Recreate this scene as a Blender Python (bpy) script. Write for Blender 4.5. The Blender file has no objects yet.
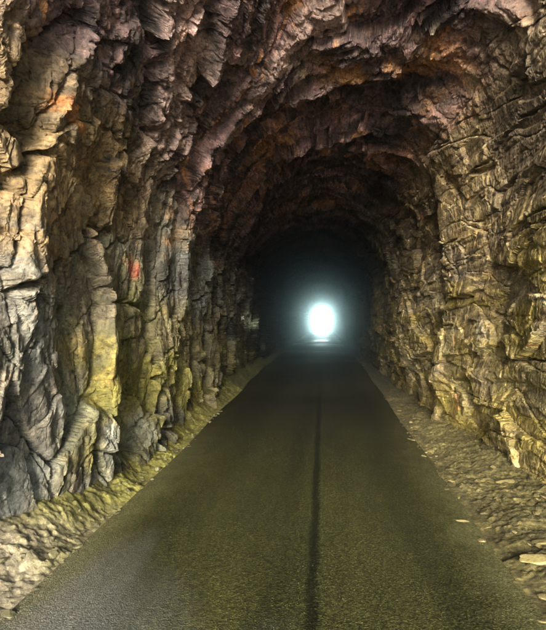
import bpy, math, random
import numpy as np

random.seed(7)
rng = np.random.default_rng(11)
S = bpy.context.scene
COL = S.collection

# ------------------------------------------------------------------ numeric noise
def _hash(ix, iy, iz, seed):
    h = (ix.astype(np.uint32) * np.uint32(374761393)) ^ (iy.astype(np.uint32) * np.uint32(668265263)) ^ \
        (iz.astype(np.uint32) * np.uint32(2147483647 - 1274126176 % 1000003)) ^ np.uint32((seed * 974711 + 12345) & 0xffffffff)
    h = (h ^ (h >> np.uint32(15))) * np.uint32(2246822519)
    h = (h ^ (h >> np.uint32(13))) * np.uint32(3266489917)
    h = h ^ (h >> np.uint32(16))
    return h

def h01(ix, iy, iz, seed):
    return _hash(ix, iy, iz, seed).astype(np.float32) / np.float32(4294967295.0)

def vnoise(x, y, z, seed=0):
    """value noise in -1..1"""
    fx, fy, fz = np.floor(x), np.floor(y), np.floor(z)
    ix, iy, iz = fx.astype(np.int64), fy.astype(np.int64), fz.astype(np.int64)
    tx, ty, tz = (x - fx), (y - fy), (z - fz)
    tx = tx * tx * tx * (tx * (tx * 6 - 15) + 10)
    ty = ty * ty * ty * (ty * (ty * 6 - 15) + 10)
    tz = tz * tz * tz * (tz * (tz * 6 - 15) + 10)
    def c(a, b, d):
        return h01(ix + a, iy + b, iz + d, seed)
    x00 = c(0, 0, 0) * (1 - tx) + c(1, 0, 0) * tx
    x10 = c(0, 1, 0) * (1 - tx) + c(1, 1, 0) * tx
    x01 = c(0, 0, 1) * (1 - tx) + c(1, 0, 1) * tx
    x11 = c(0, 1, 1) * (1 - tx) + c(1, 1, 1) * tx
    y0 = x00 * (1 - ty) + x10 * ty
    y1 = x01 * (1 - ty) + x11 * ty
    return ((y0 * (1 - tz) + y1 * tz) * 2 - 1).astype(np.float32)

def fbm(x, y, z, oct=4, seed=0, gain=0.5, lac=2.03):
    a, s, t = 1.0, 0.0, 0.0
    for o in range(oct):
        s = s + a * vnoise(x + 17.3 * o, y - 9.1 * o, z + 4.7 * o, seed + o)
        t += a
        a *= gain
        x, y, z = x * lac, y * lac, z * lac
    return s / t

def ridged(x, y, z, oct=4, seed=0):
    a, s, t = 1.0, 0.0, 0.0
    for o in range(oct):
        s = s + a * (1 - np.abs(vnoise(x + 7.3 * o, y - 3.1 * o, z + 14.7 * o, seed + o)) * 2)
        t += a
        a *= 0.5
        x, y, z = x * 2.07, y * 2.07, z * 2.07
    return s / t

def voro(x, y, z, seed=0):
    """F1, F2 (distances), four random numbers of the nearest cell, offset vector to its seed"""
    fx, fy, fz = np.floor(x).astype(np.int64), np.floor(y).astype(np.int64), np.floor(z).astype(np.int64)
    f1 = np.full(x.shape, 9.0, np.float32); f2 = f1.copy()
    r = [np.zeros(x.shape, np.float32) for _ in range(4)]
    v = [np.zeros(x.shape, np.float32) for _ in range(3)]
    for a in (-1, 0, 1):
        for b in (-1, 0, 1):
            for c in (-1, 0, 1):
                ix, iy, iz = fx + a, fy + b, fz + c
                hh = _hash(ix, iy, iz, seed)
                px = (hh & np.uint32(1023)).astype(np.float32) / 1023
                py = ((hh >> np.uint32(10)) & np.uint32(1023)).astype(np.float32) / 1023
                pz = ((hh >> np.uint32(20)) & np.uint32(1023)).astype(np.float32) / 1023
                dx, dy, dz = x - ix - px, y - iy - py, z - iz - pz
                d = np.sqrt(dx * dx + dy * dy + dz * dz).astype(np.float32)
                near = d < f1
                f2 = np.where(near, f1, np.minimum(f2, d))
                f1 = np.where(near, d, f1)
                h2 = _hash(ix, iy, iz, seed + 77)
                for k in range(4):
                    rk = ((h2 >> np.uint32(8 * k)) & np.uint32(255)).astype(np.float32) / 255
                    r[k] = np.where(near, rk, r[k])
                v[0] = np.where(near, dx, v[0]); v[1] = np.where(near, dy, v[1]); v[2] = np.where(near, dz, v[2])
    return f1, f2, r, v

def sstep(a, b, x):
    t = np.clip((x - a) / (b - a), 0, 1)
    return t * t * (3 - 2 * t)

# ------------------------------------------------------------------ object helpers
def link(o, parent=None):
    COL.objects.link(o)
    if parent is not None:
        o.parent = parent
    return o

def tag(o, label=None, cat=None, group=None, kind=None):
    if label: o['label'] = label
    if cat: o['category'] = cat
    if group: o['group'] = group
    if kind: o['kind'] = kind
    return o

def grid_mesh(name, P, colour=None, flip=False, smooth=True):
    """P: (ny, nx, 3) grid of points -> mesh of quads"""
    ny, nx, _ = P.shape
    me = bpy.data.meshes.new(name)
    nv = ny * nx
    me.vertices.add(nv)
    me.vertices.foreach_set('co', P.reshape(-1).astype(np.float32))
    i = np.arange(ny - 1)[:, None] * nx + np.arange(nx - 1)[None, :]
    q = np.stack([i, i + 1, i + nx + 1, i + nx], -1).reshape(-1, 4)
    if flip:
        q = q[:, ::-1]
    nq = len(q)
    me.loops.add(nq * 4)
    me.loops.foreach_set('vertex_index', q.reshape(-1).astype(np.int32))
    me.polygons.add(nq)
    me.polygons.foreach_set('loop_start', (np.arange(nq) * 4).astype(np.int32))
    me.polygons.foreach_set('loop_total', np.full(nq, 4, np.int32))
    me.polygons.foreach_set('use_smooth', np.full(nq, smooth, bool))
    me.update(calc_edges=True)
    if colour is not None:
        at = me.attributes.new('rock_colour', 'FLOAT_COLOR', 'POINT')
        c4 = np.ones((nv, 4), np.float32)
        c4[:, :3] = colour.reshape(-1, 3)
        at.data.foreach_set('color', c4.reshape(-1))
    me.validate()
    return me

# ------------------------------------------------------------------ materials
def new_mat(name):
    m = bpy.data.materials.new(name)
    m.use_nodes = True
    nt = m.node_tree
    b = nt.nodes['Principled BSDF']
    return m, nt, b

def N(nt, typ, **kw):
    n = nt.nodes.new(typ)
    for k, v in kw.items():
        if k in n.inputs.keys():
            n.inputs[k].default_value = v
        else:
            setattr(n, k, v)
    return n

def ramp(nt, stops):
    r = nt.nodes.new('ShaderNodeValToRGB')
    e = r.color_ramp.elements
    while len(e) < len(stops):
        e.new(0.5)
    for k, (p, c) in enumerate(stops):
        e[k].position = p
        e[k].color = (*c, 1) if len(c) == 3 else c
    return r

def mul(nt, a, b, fac=1.0, mode='MULTIPLY'):
    n = nt.nodes.new('ShaderNodeMix')
    n.data_type = 'RGBA'; n.blend_type = mode
    n.inputs[0].default_value = fac
    L = nt.links.new
    for s, v in ((6, a), (7, b)):
        if hasattr(v, 'links') or hasattr(v, 'is_linked'):
            L(v, n.inputs[s])
        else:
            n.inputs[s].default_value = (*v, 1)
    return n.outputs[2]

def rock_material():
    m, nt, b = new_mat('layered_rock')
    L = nt.links.new
    tc = N(nt, 'ShaderNodeTexCoord')
    at = N(nt, 'ShaderNodeAttribute', attribute_name='rock_colour')
    n1 = N(nt, 'ShaderNodeTexNoise', Scale=9.0, Detail=9.0, Roughness=0.72, Distortion=0.6)
    L(tc.outputs['Object'], n1.inputs['Vector'])
    r1 = ramp(nt, [(0.30, (0.30, 0.29, 0.30)), (0.50, (0.95, 0.93, 0.9)), (0.70, (1.9, 1.8, 1.65))])
    L(n1.outputs['Fac'], r1.inputs['Fac'])
    c = mul(nt, at.outputs['Color'], r1.outputs['Color'])
    # dark mineral flecks and pale crystals
    v1 = N(nt, 'ShaderNodeTexVoronoi', Scale=38.0)
    v1.feature = 'F1'
    L(tc.outputs['Object'], v1.inputs['Vector'])
    n2 = N(nt, 'ShaderNodeTexNoise', Scale=31.0, Detail=6.0, Roughness=0.7)
    L(tc.outputs['Object'], n2.inputs['Vector'])
    r2 = ramp(nt, [(0.34, (0.35, 0.35, 0.36)), (0.47, (1, 1, 1)), (0.60, (1, 1, 1)), (0.72, (2.1, 2.0, 1.8))])
    L(n2.outputs['Fac'], r2.inputs['Fac'])
    c = mul(nt, c, r2.outputs['Color'])
    L(c, b.inputs['Base Color'])
    b.inputs['Roughness'].default_value = 0.62
    rr = ramp(nt, [(0.35, (0.42,) * 3), (0.65, (0.85,) * 3)])
    L(n1.outputs['Fac'], rr.inputs['Fac'])
    L(rr.outputs['Color'], b.inputs['Roughness'])
    # fine relief
    w = N(nt, 'ShaderNodeTexNoise', Scale=22.0, Detail=10.0, Roughness=0.7)
    L(tc.outputs['Object'], w.inputs['Vector'])
    add = N(nt, 'ShaderNodeMath', operation='ADD')
    ms = N(nt, 'ShaderNodeMath', operation='MULTIPLY'); ms.inputs[1].default_value = 0.35
    L(v1.outputs['Distance'], ms.inputs[0])
    L(w.outputs['Fac'], add.inputs[0]); L(ms.outputs[0], add.inputs[1])
    bp = N(nt, 'ShaderNodeBump', Strength=1.0, Distance=0.022)
    L(add.outputs[0], bp.inputs['Height'])
    L(bp.outputs['Normal'], b.inputs['Normal'])
    return m

def road_material():
    m, nt, b = new_mat('worn_asphalt')
    L = nt.links.new
    tc = N(nt, 'ShaderNodeTexCoord')
    sx = N(nt, 'ShaderNodeSeparateXYZ')
    L(tc.outputs['Object'], sx.inputs[0])
    # aggregate speckle
    v = N(nt, 'ShaderNodeTexVoronoi', Scale=110.0)
    L(tc.outputs['Object'], v.inputs['Vector'])
    n = N(nt, 'ShaderNodeTexNoise', Scale=55.0, Detail=6.0, Roughness=0.75)
    L(tc.outputs['Object'], n.inputs['Vector'])
    r = ramp(nt, [(0.30, (0.034, 0.035, 0.011)), (0.52, (0.062, 0.0615, 0.019)), (0.66, (0.083, 0.081, 0.028)), (0.78, (0.14, 0.14, 0.07))])
    L(n.outputs['Fac'], r.inputs['Fac'])
    # large worn and dusty patches, drawn out along the road
    mp = N(nt, 'ShaderNodeMapping'); mp.inputs['Scale'].default_value = (1.6, 0.25, 1)
    L(tc.outputs['Object'], mp.inputs['Vector'])
    nb = N(nt, 'ShaderNodeTexNoise', Scale=1.3, Detail=7.0, Roughness=0.62)
    L(mp.outputs[0], nb.inputs['Vector'])
    rb = ramp(nt, [(0.30, (0.55, 0.56, 0.55)), (0.55, (1, 1, 1)), (0.72, (1.45, 1.4, 1.3))])
    L(nb.outputs['Fac'], rb.inputs['Fac'])
    sc_ = N(nt, 'ShaderNodeSeparateColor'); L(v.outputs['Color'], sc_.inputs[0])
    rc = ramp(nt, [(0.0, (0.35, 0.35, 0.34)), (0.55, (0.8, 0.8, 0.8)), (0.88, (1.2, 1.17, 1.1)), (0.99, (1.8, 1.75, 1.6))])
    L(sc_.outputs[0], rc.inputs['Fac'])
    c = mul(nt, r.outputs['Color'], rc.outputs['Color'])
    c = mul(nt, c, rb.outputs['Color'])
    # pale grey tone spread over the near left corner
    px_ = N(nt, 'ShaderNodeMath', operation='MULTIPLY_ADD'); px_.inputs[1].default_value = 0.9; L(sx.outputs['X'], px_.inputs[0]); L(sx.outputs['Y'], px_.inputs[2])
    pn = N(nt, 'ShaderNodeMath', operation='MULTIPLY_ADD'); pn.inputs[1].default_value = 2.2; L(nb.outputs['Fac'], pn.inputs[0]); L(px_.outputs[0], pn.inputs[2])
    pf = N(nt, 'ShaderNodeMapRange'); pf.interpolation_type = 'SMOOTHSTEP'; L(pn.outputs[0], pf.inputs[0])
    pf.inputs[1].default_value = 1.9; pf.inputs[2].default_value = 3.5; pf.inputs[3].default_value = 0.75; pf.inputs[4].default_value = 0.0
    rp = ramp(nt, [(0.35, (0.10, 0.098, 0.088)), (0.52, (0.21, 0.205, 0.185)), (0.68, (0.38, 0.37, 0.34))]); L(n.outputs['Fac'], rp.inputs['Fac'])
    mp_ = N(nt, 'ShaderNodeMix', data_type='RGBA'); L(pf.outputs[0], mp_.inputs[0]); L(c, mp_.inputs[6]); L(rp.outputs['Color'], mp_.inputs[7])
    c = mp_.outputs[2]
    # dust and washed-in grit along both edges, and a drier, paler left wheel path near the mouth
    ce = N(nt, 'ShaderNodeMath', operation='SUBTRACT'); ce.inputs[1].default_value = (XE_L + XE_R) / 2; L(sx.outputs['X'], ce.inputs[0])
    ca = N(nt, 'ShaderNodeMath', operation='ABSOLUTE'); L(ce.outputs[0], ca.inputs[0])
    ne = N(nt, 'ShaderNodeTexNoise', Scale=3.5, Detail=8.0, Roughness=0.7); L(tc.outputs['Object'], ne.inputs['Vector'])
    cs = N(nt, 'ShaderNodeMath', operation='MULTIPLY_ADD'); cs.inputs[1].default_value = 0.7; L(ne.outputs['Fac'], cs.inputs[0]); L(ca.outputs[0], cs.inputs[2])
    ef = N(nt, 'ShaderNodeMapRange'); ef.interpolation_type = 'SMOOTHSTEP'; L(cs.outputs[0], ef.inputs[0])
    ef.inputs[1].default_value = 1.36; ef.inputs[2].default_value = 1.80; ef.inputs[3].default_value = 0.0; ef.inputs[4].default_value = 0.7
    rg = ramp(nt, [(0.35, (0.06, 0.056, 0.02)), (0.5, (0.13, 0.12, 0.05)), (0.68, (0.27, 0.25, 0.13))]); L(n.outputs['Fac'], rg.inputs['Fac'])
    mx = N(nt, 'ShaderNodeMix', data_type='RGBA'); L(ef.outputs[0], mx.inputs[0]); L(c, mx.inputs[6]); L(rg.outputs['Color'], mx.inputs[7])
    c = mx.outputs[2]
    # the tarred joint along the road: x wobbles with y
    cmb = N(nt, 'ShaderNodeCombineXYZ'); L(sx.outputs['Y'], cmb.inputs['X'])
    nw = N(nt, 'ShaderNodeTexNoise', Scale=2.2, Detail=5.0, Roughness=0.7)
    L(tc.outputs['Object'], nw.inputs['Vector'])
    wob = N(nt, 'ShaderNodeMath', operation='MULTIPLY_ADD'); wob.inputs[1].default_value = 0.05; wob.inputs[2].default_value = -0.025
    L(nw.outputs['Fac'], wob.inputs[0])
    wo2 = N(nt, 'ShaderNodeMath', operation='MULTIPLY_ADD'); wo2.inputs[1].default_value = 0.15
    L(n.outputs['Fac'], wo2.inputs[0]); L(wob.outputs[0], wo2.inputs[2])
    xx = N(nt, 'ShaderNodeMath', operation='ADD'); L(sx.outputs['X'], xx.inputs[0]); L(wo2.outputs[0], xx.inputs[1])
    def line(x0, half, soft):
        d = N(nt, 'ShaderNodeMath', operation='SUBTRACT'); d.inputs[1].default_value = x0; L(xx.outputs[0], d.inputs[0])
        a = N(nt, 'ShaderNodeMath', operation='ABSOLUTE'); L(d.outputs[0], a.inputs[0])
        mr = N(nt, 'ShaderNodeMapRange'); mr.interpolation_type = 'SMOOTHSTEP'
        L(a.outputs[0], mr.inputs[0])
        mr.inputs[1].default_value = half; mr.inputs[2].default_value = half + soft
        return mr.outputs[0]
    for x0, half, soft, lo in ((0.02, 0.016, 0.03, 0.30), (-0.20, 0.02, 0.16, 0.74), (-0.93, 0.01, 0.25, 0.8), (0.75, 0.01, 0.25, 0.85)):
        f = line(x0, half, soft)
        rl = ramp(nt, [(0.0, (lo,) * 3), (1.0, (1, 1, 1))]); L(f, rl.inputs['Fac'])
        c = mul(nt, c, rl.outputs['Color'])
    # daylight fading along the bore, painted into the asphalt with an uneven edge
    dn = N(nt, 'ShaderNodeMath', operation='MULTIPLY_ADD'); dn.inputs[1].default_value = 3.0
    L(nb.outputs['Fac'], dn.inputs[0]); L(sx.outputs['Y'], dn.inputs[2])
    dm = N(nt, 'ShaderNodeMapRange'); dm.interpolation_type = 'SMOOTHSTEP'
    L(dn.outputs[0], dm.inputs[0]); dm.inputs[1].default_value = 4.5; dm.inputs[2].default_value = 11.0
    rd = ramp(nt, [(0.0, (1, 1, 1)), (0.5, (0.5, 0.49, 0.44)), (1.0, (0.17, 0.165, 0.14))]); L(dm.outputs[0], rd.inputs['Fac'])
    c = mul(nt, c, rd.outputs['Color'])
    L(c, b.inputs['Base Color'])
    # the far stretch is wet from the dripping roof: low roughness beyond about 20 m
    mr = N(nt, 'ShaderNodeMapRange'); L(sx.outputs['Y'], mr.inputs[0])
    mr.inputs[1].default_value = 14.0; mr.inputs[2].default_value = 42.0
    mr.inputs[3].default_value = 0.75; mr.inputs[4].default_value = 0.15
    # the wet stretch lies in bands across the road, with damp rough strips between them
    mpw = N(nt, 'ShaderNodeMapping'); mpw.inputs['Scale'].default_value = (0.25, 0.22, 1); L(tc.outputs['Object'], mpw.inputs['Vector'])
    nwt = N(nt, 'ShaderNodeTexNoise', Scale=1.0, Detail=4.0, Roughness=0.6); L(mpw.outputs[0], nwt.inputs['Vector'])
    rwt = ramp(nt, [(0.40, (0.0,) * 3), (0.56, (0.28,) * 3)]); L(nwt.outputs['Fac'], rwt.inputs['Fac'])
    rad = N(nt, 'ShaderNodeMath', operation='ADD', use_clamp=True); L(mr.outputs[0], rad.inputs[0]); L(rwt.outputs['Color'], rad.inputs[1])
    L(rad.outputs[0], b.inputs['Roughness'])
    ms = N(nt, 'ShaderNodeMapRange'); L(sx.outputs['Y'], ms.inputs[0])
    ms.inputs[1].default_value = 16.0; ms.inputs[2].default_value = 42.0
    ms.inputs[3].default_value = 0.12; ms.inputs[4].default_value = 0.5
    L(ms.outputs[0], b.inputs['Specular IOR Level'])
    h = N(nt, 'ShaderNodeMath', operation='MULTIPLY_ADD'); h.inputs[1].default_value = 0.8
    L(v.outputs['Distance'], h.inputs[0]); L(n.outputs['Fac'], h.inputs[2])
    bm_ = N(nt, 'ShaderNodeMapRange'); L(sx.outputs['Y'], bm_.inputs[0])
    bm_.inputs[1].default_value = 8.0; bm_.inputs[2].default_value = 30.0
    bm_.inputs[3].default_value = 0.9; bm_.inputs[4].default_value = 0.15
    bp = N(nt, 'ShaderNodeBump', Distance=0.007)
    L(bm_.outputs[0], bp.inputs['Strength'])
    L(h.outputs[0], bp.inputs['Height']); L(bp.outputs['Normal'], b.inputs['Normal'])
    return m

def gravel_material(name, lo, hi, sc=30.0):
    m, nt, b = new_mat(name)
    L = nt.links.new
    tc = N(nt, 'ShaderNodeTexCoord')
    n = N(nt, 'ShaderNodeTexNoise', Scale=sc, Detail=8.0, Roughness=0.75)
    L(tc.outputs['Object'], n.inputs['Vector'])
    r = ramp(nt, [(0.32, tuple(x * 0.5 for x in lo)), (0.46, lo), (0.60, hi), (0.75, tuple(min(0.7, x * 1.8) for x in hi))])
    L(n.outputs['Fac'], r.inputs['Fac'])
    at = N(nt, 'ShaderNodeAttribute', attribute_name='rock_colour')
    c = mul(nt, r.outputs['Color'], at.outputs['Color'])
    L(c, b.inputs['Base Color'])
    b.inputs['Roughness'].default_value = 0.8
    bp = N(nt, 'ShaderNodeBump', Strength=0.8, Distance=0.02)
    L(n.outputs['Fac'], bp.inputs['Height']); L(bp.outputs['Normal'], b.inputs['Normal'])
    return m

def stone_material(name, base):
    m, nt, b = new_mat(name)
    L = nt.links.new
    tc = N(nt, 'ShaderNodeTexCoord')
    oi = N(nt, 'ShaderNodeObjectInfo')
    n = N(nt, 'ShaderNodeTexNoise', Scale=14.0, Detail=8.0, Roughness=0.7)
    L(tc.outputs['Object'], n.inputs['Vector'])
    r = ramp(nt, [(0.3, (0.45, 0.43, 0.40)), (0.55, (1, 1, 1)), (0.72, (1.5, 1.45, 1.3))])
    L(n.outputs['Fac'], r.inputs['Fac'])
    rv = ramp(nt, [(0.0, tuple(x * 0.45 for x in base)), (0.6, base), (1.0, tuple(min(0.75, x * 1.6) for x in base))])
    L(oi.outputs['Random'], rv.inputs['Fac'])
    c = mul(nt, rv.outputs['Color'], r.outputs['Color'])
    L(c, b.inputs['Base Color'])
    b.inputs['Roughness'].default_value = 0.6
    bp = N(nt, 'ShaderNodeBump', Strength=0.6, Distance=0.01)
    L(n.outputs['Fac'], bp.inputs['Height']); L(bp.outputs['Normal'], b.inputs['Normal'])
    return m

M_ROCK = rock_material()
XE_L, XE_R = -1.62, 1.14
M_ROAD = road_material()

# ------------------------------------------------------------------ the bore: profile along y (metres from the camera)
KY  = np.array([-30, 0.5, 2.0, 3.0, 4.2, 5.2, 6.2, 7.2, 7.7, 8.3, 10.0, 12.0, 15.0, 20.0, 40.0, 95.0, 104.0])
KXL = np.array([-2.6, -2.45, -2.2, -2.05, -1.97, -1.92, -1.90, -1.95, -1.98, -2.0, -2.15, -2.3, -2.4, -2.4, -2.2, -1.5, -1.3])
KXR = np.array([2.6, 2.5, 2.4, 2.2, 2.02, 1.93, 1.84, 1.75, 1.70, 1.86, 1.84, 1.76, 1.68, 1.68, 1.75, 1.4, 1.25])
KZC = np.array([5.6, 5.5, 5.3, 5.15, 4.95, 4.75, 4.60, 4.58, 4.6, 4.62, 4.58, 4.52, 4.5, 4.5, 4.6, 4.1, 3.8])
KNL = np.array([1.8, 1.8, 1.8, 1.8, 1.8, 1.8, 1.82, 1.85, 1.9, 2.0, 2.0, 2.0, 2.0, 2.0, 2.0, 2.0, 2.0])
KNR = np.array([4.0, 4.0, 4.0, 4.0, 4.0, 3.8, 3.5, 3.2, 3.0, 2.8, 2.5, 2.3, 2.1, 2.0, 2.0, 2.0, 2.0])
KZS = np.array([2.4, 2.4, 2.4, 2.4, 2.4, 2.4, 2.4, 2.4, 2.5, 2.5, 2.5, 2.5, 2.6, 2.6, 2.6, 2.1, 1.9])
MOUTH = 0.6          # the near mouth: the camera stands just outside it
EXIT = 100.0

def rise(y):
    """the road climbs very slightly towards the far mouth"""
    return np.clip(np.asarray(y) - 12, 0, None) * 0.0085

def y_samples():
    ys = [MOUTH]
    while ys[-1] < EXIT:
        y = ys[-1]
        if y < 1.5:
            d = 0.05
        elif y < 2.2:
            d = 0.025
        else:
            d = max(0.0070, y * y / 2600.0)
        ys.append(y + min(d, 0.9))
    ys[-1] = EXIT
    return np.array(ys)

YS = y_samples()
NU = 1080
u = np.linspace(0, 1, NU)

def bore_points(ys, us):
    """the smooth horseshoe section"""
    U, Y = np.meshgrid(np.linspace(0, 1, 1800), ys)
    # the broken edge between the wider mouth and the narrower bore wanders round the section
    sh = 0.55 * vnoise(U * 7, U * 0, U * 0, 401) + 0.30 * vnoise(U * 17, U * 0, U * 0, 402) + 0.10 * vnoise(U * 45, U * 0, U * 0, 403)
    sh = sh * sstep(0.16, 0.28, U) * (1 - sstep(0.70, 0.84, U)) * sstep(3.0, 4.5, Y) * (1 - sstep(9, 13, Y))
    YY = Y + sh
    xl, xr, zc, zs, nl, nr = (np.interp(YY, KY, k) for k in (KXL, KXR, KZC, KZS, KNL, KNR))
    cx = (xl + xr) / 2; hw = (xr - xl) / 2
    w = 0.235
    X = np.empty_like(U); Z = np.empty_like(U)
    a = np.clip((U - w) / (1 - 2 * w), 0, 1) * np.pi        # 0 left spring .. pi right spring
    ca, sa = np.cos(a), np.sin(a)
    n = np.where(a < np.pi / 2, nl, nr)
    X = cx - hw * np.sign(ca) * np.abs(ca) ** (2 / n)
    Z = zs + (zc - zs) * np.abs(sa) ** (2 / n)
    zb = -0.35
    Z = np.where(U < w, zb + (zs - zb) * (U / w), Z)
    Z = np.where(U > 1 - w, zb + (zs - zb) * ((1 - U) / w), Z)
    # even spacing along the section
    out = np.empty((len(ys), len(us), 3))
    for r_ in range(len(ys)):
        L_ = np.concatenate([[0], np.cumsum(np.hypot(np.diff(X[r_]), np.diff(Z[r_])))])
        L_ /= L_[-1]
        out[r_, :, 0] = np.interp(us, L_, X[r_]); out[r_, :, 2] = np.interp(us, L_, Z[r_]) + rise(ys[r_])
        out[r_, :, 1] = ys[r_]
    return out

P0 = bore_points(YS, u).astype(np.float64)
du = np.gradient(P0, axis=1); dv = np.gradient(P0, axis=0)
dv[..., 0] = 0; dv[..., 2] = 0
NRM = np.cross(du, dv)
NRM /= np.linalg.norm(NRM, axis=-1, keepdims=True) + 1e-9
ctr = np.zeros_like(P0); ctr[..., 1] = P0[..., 1]; ctr[..., 2] = 2.0
if np.mean(np.sum(NRM * (ctr - P0), -1)) < 0:
    NRM = -NRM
for lay in (0, 1):            # laid out twice: once to find the lips, once with the rows gathered on them
    x, y, z = (P0[..., k].astype(np.float32) for k in range(3))
    U = np.broadcast_to(u[None, :], x.shape).astype(np.float32)
    left = 1 - sstep(0.22, 0.42, U)                       # 1 on the left wall
    right = sstep(0.57, 0.67, U)                          # 1 on the right wall
    roof = np.clip(1 - left - right, 0, 1)

    # domain warp: broad, so that broken faces stay flat and edges stay sharp
    wx = fbm(x * 0.8, y * 0.8, z * 0.8, 2, 3)
    wy = fbm(x * 0.8 + 40, y * 0.8, z * 0.8, 2, 5)
    wz = fbm(x * 0.8, y * 0.8 + 40, z * 0.8, 2, 9)
    fx = fbm(x * 4, y * 4, z * 4, 3, 13)
    fy = fbm(x * 4 + 9, y * 4, z * 4, 3, 14)
    fz = fbm(x * 4, y * 4 + 9, z * 4, 3, 15)
    wk = 0.20 - 0.12 * left
    X, Y, Z = x + wk * wx, y + wk * wy, z + wk * wz

    _, _, rA, vA = voro(X * 0.8, Y * 1.5, Z * 0.9, 501)
    _, _, rB, vB = voro(X * 2.2, Y * 4.2, Z * 2.6, 502)
    jag = 0.34 * (rA[0] - 0.5) + 0.09 * (rB[0] - 0.5)
    D = np.zeros_like(x)
    D += (0.16 - 0.07 * left) * fbm(x * 0.5, y * 0.5, z * 0.5, 2, 21)
    zo = Z * 0

    def slabs(c, ox, oy, thick, amp, saw, seed, lat=0.9, cell=0.45):
        """sheets of rock stacked along coordinate c, each broken back to its own depth, thinning away behind its lip"""
        q = c / thick
        k = np.floor(q); f = q - k
        w_ = max(0.16, min(0.5, 0.03 / thick))
        t = sstep(0, w_, f)
        def off(k):
            a = vnoise(ox * lat, oy * lat, k * 7.31, seed)
            if not cell:
                return a
            b = h01(np.floor(ox * lat * 1.1 + 0.37 * k).astype(np.int64), np.floor(oy * lat * 1.1 + 0.61 * k).astype(np.int64), k.astype(np.int64), seed + 3) * 2 - 1
            return (1 - cell) * a + cell * b
        o0, o1 = off(k - 1), off(k)
        o = o0 + (o1 - o0) * t
        return amp * o + saw * np.where(f < w_, -0.5 + t, 0.5 - (f - w_) / (1 - w_)), k, o

    # joints across the bore (left wall and roof): planes leaning towards the mouth
    cj = 0.93 * Y + 0.30 * Z - 0.25 * X + 0.6 * jag
    d1, k1, o1 = slabs(cj, X, Z, 0.66, 0.15, 0.12, 31, 0.6)
    d2, k2, o2 = slabs(cj + 0.12 * wx, X, Z, 0.23, 0.06, 0.06, 37, 1.1)
    jw = 0.34 * left + 0.15 * roof + 0.06 * right
    D += jw * (d1 + d2)
    # roof: thin level sheets spalled away, lips facing the mouth
    xr_ = x * 0.45 + 0.3 * wx
    cr = y * 0.8 + 0.40 * z + 0.50 * x + 0.45 * wy + 0.55 * vnoise(x * 0.8, y * 0.4, zo, 45) + jag
    cr = cr + 0.22 * vnoise(cr * 1.4, x * 0.25, zo, 49) + 0.30 * x * vnoise(y * 0.35, zo, zo, 50)
    m1 = 0.25 + 0.95 * sstep(-0.35, 0.35, fbm(x * 0.9, y * 0.9, z * 0.5, 2, 53))
    m2 = 0.25 + 0.95 * sstep(-0.35, 0.35, fbm(x * 1.5 + 7, y * 1.5, z * 0.9, 2, 54))
    q1, kq1, oq1 = slabs(cr, xr_, Y * 0.3, 0.56, 0.17, 0.23, 44, 0.8, 0.0)
    q2, kq2, oq2 = slabs(cr + 0.15 * wz, xr_, Y * 0.3, 0.17, 0.06, 0.075, 47, 1.4, 0.0)
    D += roof * (m1 * q1 + m2 * q2 + 0.16 * (rA[1] - 0.5) + 0.16 * ((rA[2] - 0.5) * vA[0] + (rA[3] - 0.5) * vA[1]) + 0.035 * (rB[1] - 0.5) + 0.10 * ((rB[2] - 0.5) * vB[0] + (rB[3] - 0.5) * vB[1])) * (1 - 0.45 * sstep(8.0, 12.0, y))
    # bedding (right wall, thin and nearly level; fainter elsewhere)
    cb = Z + 0.06 * y - 0.05 * x
    e1, b1, p1 = slabs(cb, X, Y, 0.52, 0.06, 0.03, 51, 0.5)
    e2, b2, p2 = slabs(cb + 0.10 * wy, X, Y, 0.15, 0.034, 0.014, 57, 1.1)
    bw = (0.12 + 0.4 * sstep(2.4, 2.8, z)) * left + 0.5 * right + 0.15 * roof
    D += bw * (e1 + e2)
    # tall blocks on the left wall, broken blocks elsewhere
    def blocks(sx, sy, sz, amp, tilt, crack, cw, seed):
        f1, f2, r, v = voro(X * sx, Y * sy, Z * sz, seed)
        d = amp * (r[0] - 0.5) + tilt * ((r[1] - 0.5) * v[0] + (r[2] - 0.5) * v[1] + (r[3] - 0.5) * v[2])
        d = d - crack * (1 - sstep(0, cw, f2 - f1))
        return d, r[0]
    t1, id1 = blocks(1.35, 1.35, 0.60, 0.16, 0.30, 0.20, 0.035, 61)
    t2, id2 = blocks(2.7, 2.7, 1.3, 0.045, 0.14, 0.08, 0.035, 67)
    r1_, idr1 = blocks(0.9, 0.8, 1.7, 0.10, 0.12, 0.05, 0.03, 62)
    r2_, idr2 = blocks(2.0, 1.7, 4.5, 0.045, 0.06, 0.02, 0.03, 68)
    D += t1 * (1.0 * left + 0.10 * roof) + (r1_ + r2_) * right
    D += t2 * (1.0 * left + 0.08 * right)
    # hairline joints
    def joints(sx, sy, sz, depth, cw, seed):
        f1, f2, r, v = voro(X * sx + 0.02 * fx, Y * sy + 0.02 * fy, Z * sz + 0.02 * fz, seed)
        return -depth * (1 - sstep(0.3 * cw, cw, f2 - f1)) * (r[0] > 0.35)
    D += left * joints(2.1, 2.1, 0.85, 0.09, 0.05, 64) + right * joints(1.3, 1.0, 2.1, 0.06, 0.045, 65) + roof * joints(0.9, 1.8, 1.6, 0.08, 0.05, 66)
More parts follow.
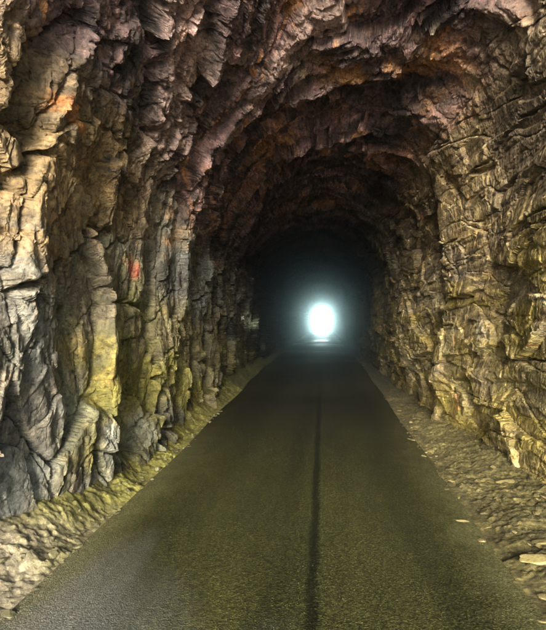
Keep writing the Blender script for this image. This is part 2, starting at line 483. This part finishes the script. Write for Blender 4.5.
    # the main open fissures of the left wall, each with its own place, width and depth
    def fissure(yc, z0, z1, width, depth, step, seed):
        wob = 0.16 * vnoise(z * 1.1, z * 0 + seed, z * 0, seed) + 0.05 * vnoise(z * 4.3, z * 0 + seed, z * 0, seed + 1) + 0.015 * fx
        d = y - yc - wob
        m_ = sstep(z0 - 0.15, z0 + 0.1, z) * (1 - sstep(z1 - 0.1, z1 + 0.2, z)) * left
        g = -depth * np.clip(1 - np.abs(d) / (1.05 * width), 0, 1) ** 0.6
        st = -step * sstep(-0.03, 0.03, d) * (1 - sstep(0.4, 1.4, d))
        return m_ * (g + st)
    for a_ in ((3.18, 1.9, 2.9, 0.03, 0.14, 0.03, 301), (3.62, 1.5, 2.55, 0.03, 0.16, 0.05, 302), (4.45, 0.2, 3.2, 0.075, 0.34, 0.12, 303),
               (4.95, 0.6, 2.3, 0.03, 0.15, 0.03, 304), (5.65, 0.2, 3.4, 0.08, 0.34, 0.10, 305), (6.3, 0.5, 2.6, 0.035, 0.16, 0.0, 306),
               (7.3, 0.3, 3.4, 0.12, 0.35, 0.10, 307), (8.9, 0.3, 3.2, 0.14, 0.35, 0.08, 308), (11.2, 0.3, 3.2, 0.18, 0.35, 0.1, 309)):
        D += fissure(*a_)
    # a level crack across the second block
    hc = z - 1.72 - 0.06 * vnoise(y * 3, y * 0, y * 0, 311)
    D += -0.14 * left * np.exp(-(hc / 0.025) ** 2) * sstep(4.4, 4.6, y) * (1 - sstep(5.5, 5.7, y))
    D *= np.where(z < 0.0, 0.6, 1.0)
    P = P0 + NRM * D[..., None]

    if lay == 1:
        break
    # slide the rows along the broken surface, so that lips and step faces get as many faces as flat rock
    base_d = np.gradient(YS)[:, None]
    seg = np.linalg.norm(np.diff(P, axis=0), axis=-1) / (0.5 * (base_d[1:] + base_d[:-1]))
    seg = np.clip(seg, 0, 6)
    for _ in range(3):                                   # even out between neighbouring columns, so that the rows do not shear
        cs_ = np.cumsum(np.pad(seg, ((0, 0), (13, 12)), mode='edge'), axis=1)
        seg = (cs_[:, 25:] - np.concatenate([np.zeros((len(seg), 1)), cs_[:, :-26]], 1)[:, :cs_.shape[1] - 25]) / 25.0
        seg = seg[:, :NU] if seg.shape[1] >= NU else np.pad(seg, ((0, 0), (0, NU - seg.shape[1])), mode='edge')
    arc = np.concatenate([np.zeros((1, NU)), np.cumsum(seg, axis=0)])
    rowi = np.empty_like(arc)
    idx = np.arange(len(YS), dtype=float)
    for j_ in range(NU):
        rowi[:, j_] = np.interp(np.linspace(0, arc[-1, j_], len(YS)), arc[:, j_], idx)
    # the rows slid along the broken surface: the same section points, moved along y, and the break laid out again on them
    i0 = np.clip(np.floor(rowi).astype(int), 0, len(YS) - 2); ft = (rowi - i0)[..., None]
    cj_ = np.broadcast_to(np.arange(NU)[None, :], i0.shape)
    P0, NRM = (A[i0, cj_] * (1 - ft) + A[i0 + 1, cj_] * ft for A in (P0, NRM))
    NRM /= np.linalg.norm(NRM, axis=-1, keepdims=True) + 1e-9

# second pass on the broken surface itself: thin laminations, small chips and grain follow the real faces
def grid_normals(P):
    n = np.cross(np.gradient(P, axis=1), np.gradient(P, axis=0))
    n /= np.linalg.norm(n, axis=-1, keepdims=True) + 1e-9
    return n * np.sign(np.sum(n * NRM, -1, keepdims=True) + 1e-9)
N1 = grid_normals(P)
st_ = np.linalg.norm(np.gradient(P, axis=0), axis=-1)
fine = np.clip(0.03 / st_, 0.0, 1.0).astype(np.float32) ** 1.5      # no grain finer than the faces that carry it
x, y, z = (P[..., k].astype(np.float32) for k in range(3))
X, Y, Z = x + 0.2 * wx + 0.006 * fx, y + 0.2 * wy + 0.006 * fy, z + 0.2 * wz + 0.006 * fz
cj = 0.93 * Y + 0.30 * Z - 0.25 * X
d3, k3, o3 = slabs(cj + 0.2 * wy, X, Z, 0.085, 0.022, 0.022, 41, 2.0)
d4, k4, o4 = slabs(Z + 0.1 * y - 0.12 * x + 0.25 * wx, X, Y, 0.060, 0.020, 0.012, 42, 1.6)
d5, k5, o5 = slabs(Z + 0.06 * y - 0.05 * x + 0.10 * wx, X, Y, 0.062, 0.020, 0.008, 59, 1.5)
t5, id5 = blocks(3.0, 8.0, 10.0, 0.022, 0.05, 0.012, 0.06, 75)
t3, id3 = blocks(8.0, 8.0, 4.5, 0.020, 0.055, 0.016, 0.07, 71)
D2 = (0.18 * left + 0.2 * roof) * d3 + ((0.10 + 0.7 * sstep(2.4, 2.9, z)) * left + 0.35 * roof) * d4 + 0.26 * right * d5
t4, id4 = blocks(5.0, 4.0, 13.0, 0.018, 0.03, 0.010, 0.07, 72)
D2 += t3 * (0.7 * left + 0.12 * right) + t4 * 0.32 * right + t5 * roof * fine
crs = y * 0.8 + 0.75 * z + 0.50 * x + 0.45 * wy + 0.55 * vnoise(x * 0.8, y * 0.4, zo, 45)
d6, k6, o6 = slabs(crs, x * 0.5, Y * 0.3, 0.07, 0.018, 0.020, 48, 1.6, 0.0)
D2 += roof * d6
D2 += fine * (0.009 - 0.005 * right) * ridged(X * 3.5, Y * 3.5, Z * 3.5, 4, 81)
D2 += fine * (0.008 - 0.003 * right) * fbm(x * 16, y * 16, z * 16, 3, 91)
P = P + N1 * D2[..., None]

# ------------------------------------------------------------------ rock colours (minerals and stains, with light and depth shade painted in)
def mixc(a, b, t):
    t = np.clip(t, 0, 1)[..., None]
    return a * (1 - t) + np.asarray(b, np.float32) * t
def blob(px, py, pz, r):
    d = np.sqrt((x - px) ** 2 + (y - py) ** 2 + (z - pz) ** 2) + 0.35 * r * wx
    return 1 - sstep(0.55 * r, r, d)
g1 = fbm(X * 0.9, Y * 0.9, Z * 0.9, 4, 101)
g2 = fbm(X * 2.3, Y * 2.3, Z * 2.3, 4, 107)
g3 = fbm(x * 1.2, y * 1.2, z * 5.5, 4, 109)
g4 = fbm(x * 0.6 + 9, y * 0.6, z * 0.6, 3, 113)
C = np.ones(x.shape + (3,), np.float32) * np.array((0.20, 0.165, 0.12), np.float32)
bed = vnoise(x * 0.9, y * 1.1, (z + 0.06 * y + 0.1 * wx) * 19, 121) * 0.6 + vnoise(x * 1.6, y * 1.9, (z + 0.06 * y + 0.1 * wx) * 47, 122) * 0.5
# right wall: golden tan sandstone in thin beds
C = mixc(C, (0.36, 0.265, 0.125), right * sstep(-0.6, 0.2, g1 + 0.4 * g3))
C = mixc(C, (0.50, 0.40, 0.22), right * sstep(0.10, 0.6, bed + 0.3 * g2) * 0.85)
C = mixc(C, (0.11, 0.078, 0.045), right * sstep(0.10, 0.55, -bed + 0.6 * g1) * 0.8)
C = mixc(C, (0.10, 0.08, 0.055), right * sstep(0.05, 0.4, g4 + 0.6 * g1 - 0.25 * (z < 2.2)) * 0.75)
C = mixc(C, (0.50, 0.41, 0.27), right * sstep(0.15, 0.45, g2 - 0.6 * g1) * 0.6)
# roof: dark purple brown, with pale pink broken sheets
up = sstep(2.7, 3.5, z + 0.5 * g4)
C = mixc(C, (0.20, 0.135, 0.135), up * (1 - 0.85 * right))
sl1 = vnoise(crs * 9, x * 0.9, zo, 131) * 0.6 + vnoise(crs * 24, x * 1.8, zo, 132) * 0.5      # thin sheets along the lips
C = mixc(C, (0.62, 0.39, 0.395), up * (1 - right) * sstep(-0.05, 0.45, 0.4 * oq2 + 0.8 * sl1 + 0.5 * g2) * 0.9)
C = mixc(C, (0.07, 0.055, 0.058), up * (1 - right) * sstep(0.15, 0.5, -sl1 + 0.3 * g2) * 0.85)
C = mixc(C, (0.55, 0.27, 0.10), up * (1 - right) * sstep(0.18, 0.5, sl1 * 0.8 + g3 * 0.5 - 0.4 * g1) * 0.8)
C = mixc(C, (0.042, 0.036, 0.040), up * (1 - 0.8 * right) * sstep(0.10, 0.45, oq1 * 0.7 - g1))
# left wall: grey and bluish below, ochre and gold above
C = mixc(C, (0.185, 0.18, 0.145), left * (1 - up) * sstep(-0.3, 0.3, g2))
C = mixc(C, (0.225, 0.24, 0.225), left * (1 - up) * sstep(0.1, 0.5, g1 - 0.4 * g2) * 0.8)
C = mixc(C, (0.235, 0.165, 0.08), left * sstep(2.0, 2.5, z + 0.4 * g1) * (1 - sstep(3.1, 3.5, z)) * (1 - sstep(4.4, 5.6, y + g4)))
C = mixc(C, (0.45, 0.30, 0.17), left * sstep(0.2, 0.6, g2 + 0.5 * g3) * 0.7)
# yellow-green light on the lower walls, painted as rock colour
low_light = (1 - sstep(1.0, 2.3, z + 0.7 * g1)) * sstep(3.2, 4.8, y + 0.8 * g2) * (0.35 + 0.65 * sstep(-0.35, 0.35, g2))
C = mixc(C, (0.21, 0.19, 0.035), low_light * 0.9 * (1 - 0.5 * right))
C = mixc(C, (0.34, 0.27, 0.065), right * sstep(-0.2, 0.4, g1 + g3) * (1 - sstep(1.8, 2.8, z)) * 0.7)
# soot and damp blackening
C = mixc(C, (0.030, 0.028, 0.027), sstep(0.20, 0.5, g1 * 0.7 - g4 * 0.6 + 0.3 * g2) * 0.85 * (1 - 0.5 * right) * (1 - 0.8 * left * (1 - sstep(3.4, 4.6, y))))
# rust and pale mineral patches
C = mixc(C, (0.42, 0.19, 0.07), sstep(0.40, 0.75, 0.5 * g3 + 0.7 * g2 + 0.25 * fx) * 0.75)
C = mixc(C, (0.235, 0.16, 0.075), left * sstep(1.75, 2.4, z + 0.5 * g1) * (1 - sstep(3.1, 3.6, z)) * (1 - sstep(4.0, 5.0, y + g4)) * sstep(-0.35, 0.15, bed + 0.4 * g2))
C = mixc(C, (0.55, 0.48, 0.36), sstep(0.42, 0.7, -0.7 * g3 + 0.5 * g2 + 0.3 * fy) * (0.7 - 0.4 * left))
lip = roof * sstep(0.2, 0.6, oq1 + 0.3 * g2)
C = mixc(C, (0.60, 0.42, 0.38), lip * 0.8)
C = mixc(C, (0.55, 0.27, 0.09), roof * (1 - sstep(0.15, 0.5, np.abs(y - 5.9 + 0.4 * wx))) * sstep(-0.1, 0.25, g2) * sstep(-0.4, 0.4, x) * 0.85)
C = mixc(C, (0.55, 0.22, 0.07), blob(-1.85, 3.4, 3.05, 0.30) * sstep(-0.1, 0.25, bed + g2) * 0.9)
C = mixc(C, (0.50, 0.12, 0.08), blob(-1.95, 5.15, 2.1, 0.16) * sstep(-0.25, 0.1, fy + 0.5 * fz) * 0.85)
C *= ((0.75 + 0.3 * id2 + 0.25 * id3) * (1 + 0.28 * roof * o4 + 0.25 * right * o5 + 0.2 * left * o3))[..., None]
C *= ((1 - 0.75 * sstep(8, 20, y)) * (1 - 0.55 * left * sstep(6.5, 10.0, y + 0.8 * g1)) * (1 - 0.45 * right * sstep(8.5, 13.0, y + 0.8 * g1)))[..., None]      # darkness deep inside, painted into the rock colour
C = mixc(C, (0.70, 0.80, 0.66), (1 - sstep(0.35, 0.6, np.sqrt(((y - 16.5) / 2.2) ** 2 + ((z - 1.6) / 0.6) ** 2) + 0.35 * fz)) * left)  # pale green glint on the dark left wall, painted as a bright patch
C = np.clip(C, 0.012, 0.78)

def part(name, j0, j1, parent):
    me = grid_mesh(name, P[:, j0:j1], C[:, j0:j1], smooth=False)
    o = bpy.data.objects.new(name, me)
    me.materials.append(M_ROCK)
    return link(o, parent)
tunnel = bpy.data.objects.new('rock_tunnel', None)
link(tunnel)
tag(tunnel, 'rough rock-cut tunnel with jagged layered walls and roof around the narrow road', 'tunnel')
jL, jR = int(0.30 * NU), int(0.68 * NU)
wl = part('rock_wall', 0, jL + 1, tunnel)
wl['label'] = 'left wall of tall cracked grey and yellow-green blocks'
wr = part('rock_wall', jR, NU, tunnel)
wr['label'] = 'right wall of thin level tan beds'
rf = part('rock_roof', jL, jR + 1, tunnel)
rf['label'] = 'dark purplish roof of overhanging slabs and ledges'

# solid hill round the bore, with a rock face at each mouth
ho = bore_points(np.array([MOUTH, EXIT]), np.linspace(0, 1, 60))
rim0 = P[0, ::10]; rim1 = P[-1, ::10]
def outer(r, yy):
    a = np.linspace(0, np.pi, len(r))
    return np.stack([-11 * np.cos(a), np.full(len(r), yy), -0.35 + 10.5 * np.sin(a) ** 0.8 + 0.3 * np.sin(7 * a)], -1)
o0, o1_ = outer(rim0, MOUTH - 0.1), outer(rim1, EXIT + 0.1)
hill_rows = [rim0, rim0 * 0.5 + o0 * 0.5 + rng.normal(0, 0.15, rim0.shape), o0]
for t in np.linspace(0.03, 0.97, 30):
    hill_rows.append(o0 * (1 - t) + o1_ * t + rng.normal(0, 0.35, o0.shape) * (1, 0, 1))
hill_rows += [o1_, rim1 * 0.5 + o1_ * 0.5, rim1]
hm = grid_mesh('hill', np.array(hill_rows), np.full((len(hill_rows), len(rim0), 3), 0.14, np.float32))
hm.materials.append(M_ROCK)
tag(link(bpy.data.objects.new('hill', hm)), kind='structure')

# ------------------------------------------------------------------ road, shoulders, ground
XE_L, XE_R = -1.62, 1.14
def edge_l(yy): return XE_L - 0.032 * np.clip(yy - 4, 0, 14) + 0.02 * np.sin(yy * 1.3)
def edge_r(yy): return XE_R + 0.022 * np.clip(yy - 4, 0, 14) + 0.02 * np.sin(yy * 1.1 + 2)
ysr = np.concatenate([np.arange(-60, 0, 1.0), np.arange(0, 16, 0.10), np.arange(16, 117, 1.0)])
tx = np.linspace(0, 1, 40)
RX = edge_l(ysr)[:, None] * (1 - tx) + edge_r(ysr)[:, None] * tx
RY = np.broadcast_to(ysr[:, None], RX.shape)
RZ = rise(RY) + 0.05 * (1 - ((RX + 0.24) / 1.45) ** 2) + 0.006 * fbm(RX * 1.2, RY * 0.6, RX * 0, 3, 5) + 0.004
road = bpy.data.objects.new('road', grid_mesh('road', np.stack([RX, RY, RZ], -1)))
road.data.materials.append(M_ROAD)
tag(link(road), kind='structure')

def shoulder(name, side, mat):
    ysn = np.concatenate([np.arange(-0.6, 1.5, 0.08), np.arange(1.5, 7.5, 0.0125), np.arange(7.5, 12, 0.04), np.arange(12, 30, 0.15), np.arange(30, EXIT + 2, 0.8)])
    t = np.linspace(0, 1, 110)
    if side < 0:
        xe = edge_l(ysn) + 0.10; xo = np.interp(ysn, KY, KXL) - 0.7
    else:
        xe = edge_r(ysn) - 0.10; xo = np.interp(ysn, KY, KXR) + 0.7
    sx_ = xe[:, None] * (1 - t) + xo[:, None] * t
    sy_ = np.broadcast_to(ysn[:, None], sx_.shape)
    dist = np.abs(sx_ - xe[:, None])
    zz = sx_ * 0
    ragged = 0.17 * fbm(sx_ * 2.5, sy_ * 2.5, zz, 4, 17)
    dd = np.clip(dist - 0.06 + ragged, 0, None)
    if side < 0:
        base = 0.48 * dd * sstep(0.0, 0.35, dd) - 0.02
        base = np.minimum(base, 0.30 + 0.1 * dd)
    else:
        base = 0.16 * dd - 0.015
    amp = sstep(0.0, 0.22, dd)
    f1, f2, r, v = voro(sx_ * 8 + fbm(sx_ * 6, sy_ * 6, zz, 2, 31), sy_ * 8 + fbm(sx_ * 6, sy_ * 6, zz + 5, 2, 33), zz + 0.5, 201 + side)
    g1_, g2_, r2, v2 = voro(sx_ * 24, sy_ * 24, zz + 0.5, 211 + side)
    h = base + amp * (0.05 * fbm(sx_ * 1.6, sy_ * 1.6, zz, 2, 23) + (0.016 if side < 0 else 0.012) * (r[0] * sstep(0.0, 0.3, f2 - f1) - 0.3)
                      + 0.012 * (r[1] - .5) * v[0] + 0.012 * (r[2] - .5) * v[1]
                      + 0.02 * fbm(sx_ * 9, sy_ * 9, zz, 4, 29) + 0.014 * (r2[0] * sstep(0, 0.3, g2_ - g1_)) + 0.02 * ((r2[1] - .5) * v2[0] + (r2[2] - .5) * v2[1]))
    h = h + rise(sy_)
    h = np.maximum(h, -0.06)
    h[:, 0] = -0.08
    col = np.ones(sx_.shape + (3,), np.float32) * (0.55 + 0.9 * r[3] * 0.7 + 0.35 * r2[3])[..., None]
    if side < 0:
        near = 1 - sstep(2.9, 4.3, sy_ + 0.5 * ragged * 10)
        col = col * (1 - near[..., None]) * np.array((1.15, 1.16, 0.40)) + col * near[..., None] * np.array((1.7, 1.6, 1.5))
    col = col * (1 - 0.72 * sstep(6, 14, sy_ + 6 * ragged))[..., None]     # shade deeper in the bore, painted into the rubble colour
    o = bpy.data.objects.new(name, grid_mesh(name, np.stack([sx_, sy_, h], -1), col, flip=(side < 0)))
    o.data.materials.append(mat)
    return tag(link(o), kind='structure')
M_GRL = gravel_material('pale_rubble', (0.15, 0.135, 0.095), (0.28, 0.25, 0.17))
M_GRR = gravel_material('dark_rubble', (0.080, 0.066, 0.022), (0.19, 0.155, 0.050))
shoulder('rubble_path', -1, M_GRL)
shoulder('rubble_path', 1, M_GRR)

# ground sheet outside and under everything
gx = np.concatenate([np.linspace(-320, -12, 12), np.linspace(-9, 9, 7), np.linspace(12, 320, 12)])
gy = np.concatenate([np.linspace(-320, -8, 10), np.linspace(0, 100, 20), np.linspace(104, 117, 4)])
GX, GY = np.meshgrid(gx, gy)
ground = bpy.data.objects.new('ground', grid_mesh('ground', np.stack([GX, GY, rise(np.minimum(GY, 200)) - 0.12 + 0 * GX], -1),
                                                  np.ones(GX.shape + (3,), np.float32)))
ground.data.materials.append(gravel_material('bare_ground', (0.48, 0.44, 0.39), (0.62, 0.57, 0.50), 3.0))
tag(link(ground), kind='structure')

# ------------------------------------------------------------------ loose stones, each its own object
def stone_mesh(name, flat, seed):
    import bmesh
    bm = bmesh.new()
    bmesh.ops.create_icosphere(bm, subdivisions=3, radius=0.5)
    r_ = random.Random(seed)
    cuts = []
    for _ in range(9):
        d = np.array([r_.gauss(0, 1), r_.gauss(0, 1), r_.gauss(0, 1)]); d /= np.linalg.norm(d)
        cuts.append((d, r_.uniform(0.24, 0.42)))
    for v in bm.verts:
        p = np.array(v.co)
        for d, h in cuts:
            e = p @ d - h
            if e > 0:
                p = p - d * e * 0.93
        p = p * (1 + 0.06 * math.sin(13 * p[0] + seed) * math.cos(11 * p[1] - seed))
        v.co = (p[0] * 1.25, p[1], p[2] * flat)
    for f in bm.faces:
        f.smooth = False
    me = bpy.data.meshes.new(name)
    bm.to_mesh(me); bm.free()
    return me
M_ST_R = stone_material('yellow_sandstone_chip', (0.27, 0.215, 0.09))
M_ST_L = stone_material('grey_sandstone_chip', (0.15, 0.135, 0.07))
FLAT = [stone_mesh('stone', f, 3 + i) for i, f in enumerate((0.16, 0.22, 0.28, 0.14))]
CHUNK = [stone_mesh('stone', f, 23 + i) for i, f in enumerate((0.6, 0.75, 0.5, 0.66))]
for me in FLAT: me.materials.append(M_ST_R)
for me in CHUNK: me.materials.append(M_ST_L)
dg = bpy.context.evaluated_depsgraph_get()
dg.update()
from mathutils.bvhtree import BVHTree
from mathutils import Vector
trees = []
for o in COL.objects:
    if o.type == 'MESH' and (o.name.startswith('rubble_path') or o.name == 'road'):
        trees.append(BVHTree.FromObject(o, dg))
def ground_z(px, py):
    zz = -1
    for t in trees:
        h = t.ray_cast(Vector((px, py, 1.2)), Vector((0, 0, -1)))
        if h[0] is not None:
            zz = max(zz, h[0].z)
    return zz
def stone(me, px, py, size, label, group, rz=None, tilt=0.12):
    o = bpy.data.objects.new('stone', me)
    s = size
    o.scale = (s * random.uniform(0.8, 1.3), s * random.uniform(0.7, 1.1), s * random.uniform(0.8, 1.2))
    o.rotation_euler = (random.gauss(0, tilt), random.gauss(0, tilt), random.uniform(0, 6.28) if rz is None else rz)
    o.location = (px, py, ground_z(px, py) + 0.06 * s)
    link(o)
    return tag(o, label, 'stone', group)
for i in range(180):
    yy = 2.6 + 6.5 * random.random() ** 1.4
    xr_ = float(np.interp(yy, KY, KXR)) - 0.1
    t = random.random()
    px = float(edge_r(yy)) - 0.05 + (xr_ - float(edge_r(yy))) * t
    stone(random.choice(FLAT), px, yy, random.choice((0.02, 0.025, 0.03, 0.04, 0.055, 0.08)), 'small flat sandstone chip lying on the rubble below the right wall', 'flat stone chips along the right wall')
for i in range(110):
    yy = 2.3 + 6.5 * random.random() ** 1.5
    xl_ = float(np.interp(yy, KY, KXL)) + 0.1
    t = random.random()
    px = float(edge_l(yy)) + 0.04 + (xl_ - float(edge_l(yy))) * t
    stone(random.choice(CHUNK), px, yy, random.choice((0.02, 0.025, 0.03, 0.035, 0.045, 0.07)), 'small chunky grey stone on the rubble bank below the left wall', 'chunky stones along the left wall')

M_PALE = stone_material('pale_yellow_slab', (0.33, 0.27, 0.11))
for k, (px, py, size, rz, label) in enumerate((
        (1.30, 3.25, 0.17, 0.2, 'long pale yellow flat slab lying on rubble beside the right road edge'),
        (1.72, 4.85, 0.15, 0.1, 'pale flat slab lying close to the foot of the right wall'),
        (1.47, 3.55, 0.12, 0.4, 'broad pale slab lying midway between the road and the right wall'),
        (1.06, 3.95, 0.06, 0.0, 'small pale chip lying alone on the right margin of the asphalt'))):
    me = stone_mesh('flat_stone', 0.18, 61 + k)
    me.materials.append(M_PALE)
    o = stone(me, px, py, size, label, None, rz, 0.05)
    o.name = 'flat_stone'
    o.scale = (size * 1.5, size * 0.7, size)
# ------------------------------------------------------------------ haze
hz_lo, hz_hi = Vector((-330, -330, -1.2)), Vector((330, 118, 13.0))
import bmesh
bm = bmesh.new()
bmesh.ops.create_cube(bm, size=1)
for v in bm.verts:
    v.co = [(hz_lo[k] + hz_hi[k]) / 2 + v.co[k] * (hz_hi[k] - hz_lo[k]) for k in range(3)]
me = bpy.data.meshes.new('haze'); bm.to_mesh(me); bm.free()
hz = bpy.data.objects.new('haze', me)
m = bpy.data.materials.new('damp_air'); m.use_nodes = True
nt = m.node_tree
nt.nodes.remove(nt.nodes['Principled BSDF'])
pv = nt.nodes.new('ShaderNodeVolumePrincipled')
pv.inputs['Color'].default_value = (0.86, 0.98, 1.0, 1)
pv.inputs['Density'].default_value = 0.010
pv.inputs['Anisotropy'].default_value = 0.972
nt.links.new(pv.outputs[0], nt.nodes['Material Output'].inputs['Volume'])
me.materials.append(m)
tag(link(hz), kind='stuff')

# ------------------------------------------------------------------ the glaring sky seen through the far mouth
sa_, se_ = np.meshgrid(np.linspace(-0.62, 0.62, 25), np.linspace(-0.16, 0.5, 14))
SKY = np.stack([14 * np.sin(sa_) * np.cos(se_), 108 + 14 * np.cos(sa_) * np.cos(se_), 1.0 + 14 * np.sin(se_)], -1)
skm = grid_mesh('sky', SKY)
m = bpy.data.materials.new('glaring_sky'); m.use_nodes = True
b = m.node_tree.nodes['Principled BSDF']
b.inputs['Base Color'].default_value = (0, 0, 0, 1)
b.inputs['Emission Color'].default_value = (0.74, 1.0, 0.98, 1)
b.inputs['Emission Strength'].default_value = 11.0
skm.materials.append(m)
tag(link(bpy.data.objects.new('sky', skm)), kind='structure')

# ------------------------------------------------------------------ light
SUN_EL, SUN_AZ = 11.5, 180.0       # degrees; azimuth measured from +Y (the far mouth) towards +X
w = bpy.data.worlds.new('World'); S.world = w; w.use_nodes = True
nt = w.node_tree
bg = nt.nodes['Background']
sky = nt.nodes.new('ShaderNodeTexSky')
sky.sky_type = 'NISHITA'; sky.sun_disc = False
sky.sun_elevation = math.radians(SUN_EL)
sky.sun_rotation = math.radians(SUN_AZ)
nt.links.new(sky.outputs[0], bg.inputs[0])
bg.inputs[1].default_value = 0.06
sl = bpy.data.lights.new('sun', 'SUN')
sl.energy = 4.0; sl.angle = math.radians(26.0); sl.color = (1, 0.92, 0.79)
so = bpy.data.objects.new('sun', sl); link(so)
el, az = math.radians(SUN_EL), math.radians(SUN_AZ)
to_sun = Vector((math.cos(el) * math.sin(az), math.cos(el) * math.cos(az), math.sin(el)))
so.rotation_euler = to_sun.to_track_quat('Z', 'Y').to_euler()

# ------------------------------------------------------------------ camera
cam = bpy.data.cameras.new('camera')
co = bpy.data.objects.new('camera', cam); link(co)
F = 500.0
cam.sensor_fit = 'VERTICAL'; cam.sensor_height = 36; cam.lens = 36 * F / 630
cam.clip_start = 0.05; cam.clip_end = 2000
yaw = math.atan(49 / F); pitch = math.atan(10 / F)
co.location = (0, 0, 1.5)
co.rotation_euler = (math.pi / 2 + pitch, 0, yaw)
S.camera = co

S.view_settings.view_transform = 'Standard'
S.view_settings.look = 'None'
S.view_settings.exposure = 2.72
S.view_settings.gamma = 1
S.view_settings.use_curve_mapping = False
S.cycles.use_denoising = True
S.cycles.denoising_prefilter = 'ACCURATE'
S.cycles.max_bounces = 6
S.cycles.diffuse_bounces = 4
S.cycles.sample_clamp_indirect = 4
S.cycles.volume_bounces = 0
